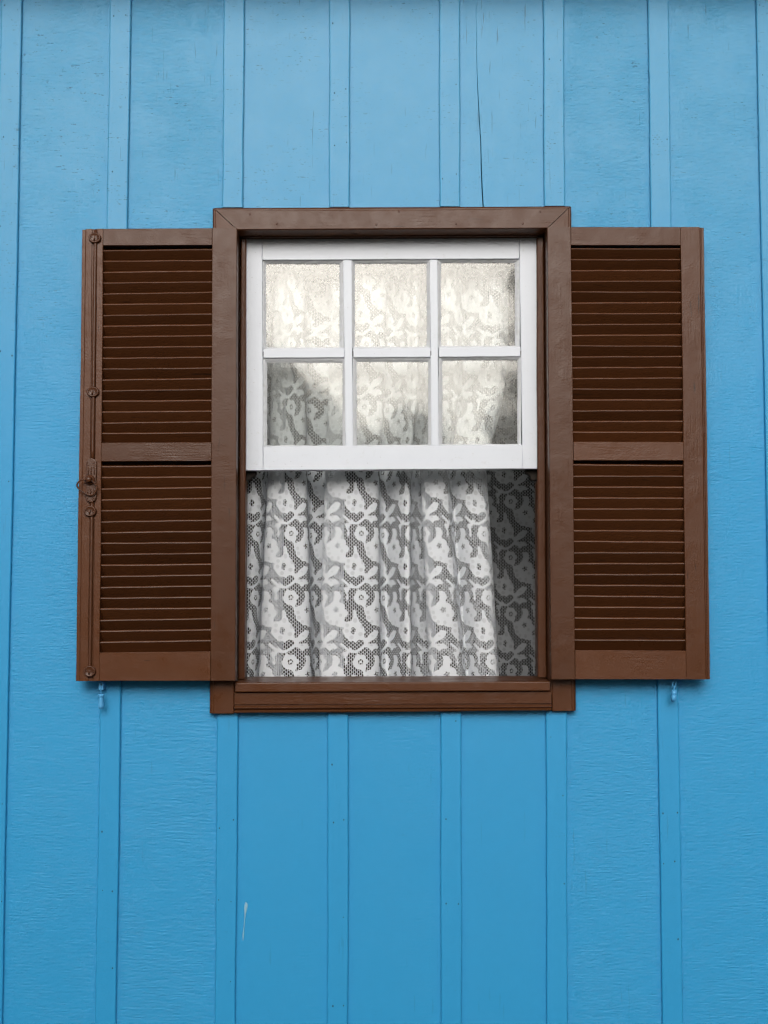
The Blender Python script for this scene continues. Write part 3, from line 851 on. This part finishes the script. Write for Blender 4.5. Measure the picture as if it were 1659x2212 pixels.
def lace_fields(U, V):
    """signed distance (m) of the open net and of the pierced petals at cloth coordinates U, V (m)"""
    x = (U / ZU) % LW; y = (-V / ZU) % LH
    net = np.full(x.shape, -1e9); tone = np.full(x.shape, -1e9)
    for ox in (-LW, 0, LW):
        for oy in (-LH, 0, LH):
            X, Y = x + ox, y + oy
            for pts, r in NET:
                for (ax, ay), (bx_, by) in zip(pts[:-1], pts[1:]):
                    dx, dy = bx_ - ax, by - ay
                    t = np.clip(((X - ax) * dx + (Y - ay) * dy) / (dx * dx + dy * dy), 0, 1)
                    net = np.maximum(net, r * 1.24 + 12 - np.hypot(X - ax - t * dx, Y - ay - t * dy))
    sol = np.full(x.shape, -1e9)
    for ox in (-LW, 0, LW):
        for oy in (-LH, 0, LH):
            X, Y = x + ox, y + oy
            for cx, cy, r0, ra, k, ph in BLOOM:
                th = np.arctan2(Y - cy, X - cx)
                sol = np.maximum(sol, r0 + ra * np.abs(np.cos(k / 2 * th + ph)) - np.hypot(X - cx, Y - cy))
            for cx, cy, a, b_, ang in BLADE:
                ca, sa = math.cos(ang), math.sin(ang)
                p, q = (X - cx) * ca + (Y - cy) * sa, -(X - cx) * sa + (Y - cy) * ca
                sol = np.maximum(sol, b_ * (1 - (p / a) ** 2) - np.abs(q))
            for (ax, ay), (bx_, by) in zip(STEM[:-1], STEM[1:]):
                dx, dy = bx_ - ax, by - ay
                t = np.clip(((X - ax) * dx + (Y - ay) * dy) / (dx * dx + dy * dy), 0, 1)
                sol = np.maximum(sol, 13 - np.hypot(X - ax - t * dx, Y - ay - t * dy))
    net = np.minimum(net, -sol)
    for ox in (-LW, 0, LW):
        for oy in (-LH, 0, LH):
            X, Y = x + ox, y + oy
            for pts, r in CORES:
                for (ax, ay), (bx_, by) in zip(pts[:-1], pts[1:]):
                    dx, dy = bx_ - ax, by - ay
                    t = np.clip(((X - ax) * dx + (Y - ay) * dy) / (dx * dx + dy * dy), 0, 1)
                    net = np.maximum(net, r - np.hypot(X - ax - t * dx, Y - ay - t * dy))
            net = np.maximum(net, 7.5 - np.abs(np.hypot(X, Y * 0.85) - 19))
            for cx, cy, a, b_ in TONE:
                tone = np.maximum(tone, (1 - np.hypot((X - cx) / a, (Y - cy) / b_)) * min(a, b_))
    return net * ZU, tone * ZU
def catmull(pts, n):
    pts = np.array(pts, float)
    out = []
    m = len(pts)
    for i in range(m - 1):
        p0, p1, p2, p3 = pts[max(i - 1, 0)], pts[i], pts[i + 1], pts[min(i + 2, m - 1)]
        for t in np.linspace(0, 1, n, endpoint=False):
            out.append(0.5 * (2 * p1 + (p2 - p0) * t + (2 * p0 - 5 * p1 + 4 * p2 - p3) * t * t + (3 * p1 - p0 - 3 * p2 + p3) * t ** 3))
    out.append(pts[-1])
    return np.array(out)
def curtain(name, ctrl, d0, y0, y1, u0, v0, label, mat='lace', flare=0.0, step=0.0026, spread=0.8):
    """ctrl: (x at the sash foot, x at the sill, stand-off) along the folds, from one selvedge to the other"""
    c = catmull(ctrl, 40)
    xt = np.array([P(a, 1020, d0).x for a in c[:, 0]]); xb = np.array([P(b_, 1465, d0).x for b_ in c[:, 1]])
    dep = np.where(c[:, 2] < 0, c[:, 2] * 2.0, c[:, 2] * 1.3)
    xm = (xt + xb) / 2
    s = np.concatenate([[0], np.cumsum(np.hypot(np.diff(xm), np.diff(dep)))])
    nu = int(s[-1] / step)
    su = np.linspace(0, s[-1], nu)
    xt, xb, dep = np.interp(su, s, xt), np.interp(su, s, xb), np.interp(su, s, dep)
    z0, z1 = P(830, y0, d0).z, P(830, y1, d0).z
    za, zb_ = P(830, 1020, d0).z, P(830, 1465, d0).z
    nv = int((z0 - z1) / step)
    z = np.linspace(z0, z1, nv)
    t = (za - z) / (za - zb_)
    t = np.where(t < 0, t * spread, t)
    r = random.Random(len(ctrl))
    X = xt[None, :] + (xb - xt)[None, :] * t[:, None]
    Y = -d0 - dep[None, :] * (1.0 + 0.18 * np.sin(z * 5.0)[:, None]) + 0.0015 * np.sin(z[:, None] * 9 + su[None, :] * 31)
    fr = (su / su[-1]) ** 3
    up = np.where(t < 0, t * t / (t * t + 0.06), 0.0)
    X = X + flare * up[:, None] * fr[None, :]
    X = X + 0.0012 * np.sin(z[:, None] * 7 + su[None, :] * 17)
    Z = np.repeat(z[:, None], nu, 1)
    U = np.repeat(su[None, :], nv, 0) + u0; V = Z + v0
    net, tone = lace_fields(U, V)
    co = np.stack([X, Y, Z], -1).reshape(-1, 3)
    ctr = (co.min(0) + co.max(0)) / 2
    i = np.arange(nv * nu).reshape(nv, nu)
    f = np.stack([i[:-1, :-1], i[1:, :-1], i[1:, 1:], i[:-1, 1:]], -1).reshape(-1, 4)
    me = bpy.data.meshes.new(name)
    me.vertices.add(len(co)); me.vertices.foreach_set('co', (co - ctr).ravel())
    me.loops.add(f.size); me.loops.foreach_set('vertex_index', f.ravel().astype(np.int32))
    me.polygons.add(len(f)); me.polygons.foreach_set('loop_start', np.arange(0, f.size, 4, dtype=np.int32))
    me.polygons.foreach_set('use_smooth', np.ones(len(f), bool))
    me.update(calc_edges=True)
    for nm, arr in (('net', net), ('tone', tone)):
        a = me.attributes.new(nm, 'FLOAT', 'POINT'); a.data.foreach_set('value', arr.ravel().astype(np.float32))
    uvl = me.uv_layers.new(name='cloth')
    uv = np.stack([U + 5.0, V + 5.0], -1).reshape(-1, 2)[f.ravel()]
    uvl.data.foreach_set('uv', uv.ravel().astype(np.float32))
    me.materials.append(M[mat])
    o = bpy.data.objects.new(name, me); C.objects.link(o); o.location = ctr
    return tag(o, label=label, cat='curtain', group='lace curtains inside the window')
FRONT = [(490, 488, -0.02), (515, 512, 0.0), (545, 536, 0.012), (567, 550, -0.004), (578, 562, -0.030), (600, 588, -0.046), (611, 602, -0.050), (606, 592, -0.036), (590, 572, -0.024), (577.5, 558, -0.006), (592, 574, 0.010), (620, 615, 0.016), (645, 652, 0.012), (661, 670.5, -0.002),
         (664, 674, -0.026), (684, 683, -0.036), (712, 708, -0.044), (736, 730, -0.050), (744, 738, -0.042), (726, 716, -0.030), (708, 700, -0.018), (700.5, 690, -0.004), (714, 706, 0.009), (755, 750, 0.018), (795, 795, 0.013), (817, 817.5, 0.0),
         (822, 824, -0.022), (836, 838, -0.028), (856, 858, -0.012), (874, 877, 0.002), (884, 888, 0.002), (890, 893, -0.018), (902, 908, -0.030), (922, 938, -0.040), (932, 950, -0.044), (927, 942, -0.032), (914, 932, -0.020), (909.5, 926, -0.002), (920, 938, 0.010), (942, 966, 0.014), (962, 994, 0.006), (968, 1003, -0.006),
         (976, 1012, -0.018), (990, 1024, -0.008), (1012, 1044, 0.004), (1036, 1068, 0.003), (1050.5, 1080, -0.008), (1050, 1079, -0.022), (1040, 1070, -0.030), (1030, 1060, -0.034)]
curtain('lace_curtain', FRONT, -0.155, 470, 1545, 0.0, 0.02, 'bright gathered white lace curtain falling in deep folds behind the sash', flare=0.105)
BACK = [(880 + 40 * k, 880 + 40 * k, 0.006 * math.sin(k * 1.3)) for k in range(11)]
BACK[4] = (1040, 1043, -0.012); BACK[5] = (1075, 1080, 0.012)
curtain('lace_curtain', BACK, -0.66, 430, 1600, 0.1, 0.06, 'lace curtain coloured dark for shade, hanging deeper in the room beside the bright one', 'shadelace')

# ================================================================== across the way (seen only mirrored in the panes and the gloss paint)
def far_house(x0, x1, y0, y1, eave, ridge):
    h = empty('far_house', ((x0 + x1) / 2, (y0 + y1) / 2, 0), label='cream house with a dark pitched roof across the yard, mirrored in the panes', cat='house')
    link('wall', *boxgeo(x0, x1, y0, y1, 0, eave), M['cream'], h)
    ym = (y0 + y1) / 2
    v = [Vector(q) for q in ((x0 - 0.3, y0 - 0.4, eave), (x1 + 0.3, y0 - 0.4, eave), (x1 + 0.3, y1 + 0.4, eave), (x0 - 0.3, y1 + 0.4, eave), (x0 + 1.6, ym, ridge), (x1 - 1.6, ym, ridge))]
    link('roof', v, [(0, 1, 5, 4), (2, 3, 4, 5), (1, 2, 5), (3, 0, 4), (0, 3, 2, 1)], M['tiles'], h)
    for k in range(3):
        x = lerp(x0, x1, (k + 0.5) / 3)
        f = link('window', *boxgeo(x - 0.5, x + 0.5, y1, y1 + 0.05, 1.0, 2.2), M['white'], h)
        link('pane', *boxgeo(x - 0.42, x + 0.42, y1 + 0.051, y1 + 0.06, 1.08, 2.12), M['dark'], f)
far_house(-8.5, 0.05, -19, -13, 3.2, 5.5)
def far_tree(x, y, h, r, seed, label, nc):
    rr = random.Random(seed)
    t = empty('far_tree', (x, y, 0), label=label, cat='tree', group='trees across the yard')
    pts = [Vector((x + 0.1 * math.sin(k), y, h * 0.75 * k / 6)) for k in range(7)]
    link('trunk', *tube(pts, [0.16 * (1 - k / 8) for k in range(7)], 8), M['bark'], t, smooth=True)
    vs, fs = [], []
    cl = [(Vector((x, y, h * 0.62)) + Vector((rr.gauss(0, r * 0.45), rr.gauss(0, r * 0.45), rr.gauss(0, h * 0.15))), rr.uniform(0.25, 0.5) * r) for k in range(nc)]
    for c, cr in cl:
        for k in range(90):
            q = c + Vector((rr.gauss(0, cr * 0.5), rr.gauss(0, cr * 0.5), rr.gauss(0, cr * 0.4)))
            a, b_ = Vector((rr.uniform(-1, 1), rr.uniform(-1, 1), rr.uniform(-1, 1))).normalized() * 0.09, Vector((rr.uniform(-1, 1), rr.uniform(-1, 1), rr.uniform(-1, 1))).normalized() * 0.09
            o = len(vs); vs += [q - a, q + b_, q + a, q - b_]; fs.append((o, o + 1, o + 2, o + 3))
    link('crown', vs, fs, M['leaf'], t)
far_tree(0.35, -13.6, 5.5, 0.75, 1, 'small loose tree across the yard, nearest the cream house', 9)
far_tree(1.75, -13.5, 5.6, 0.5, 5, 'narrow dense tree across the yard, second from the cream house', 30)
far_tree(5.2, -13, 5.4, 1.9, 2, 'broad leafy tree across the yard, third from the cream house', 30)
far_tree(9.2, -12, 7.0, 2.6, 3, 'tallest leafy tree across the yard, farthest from the cream house', 30)
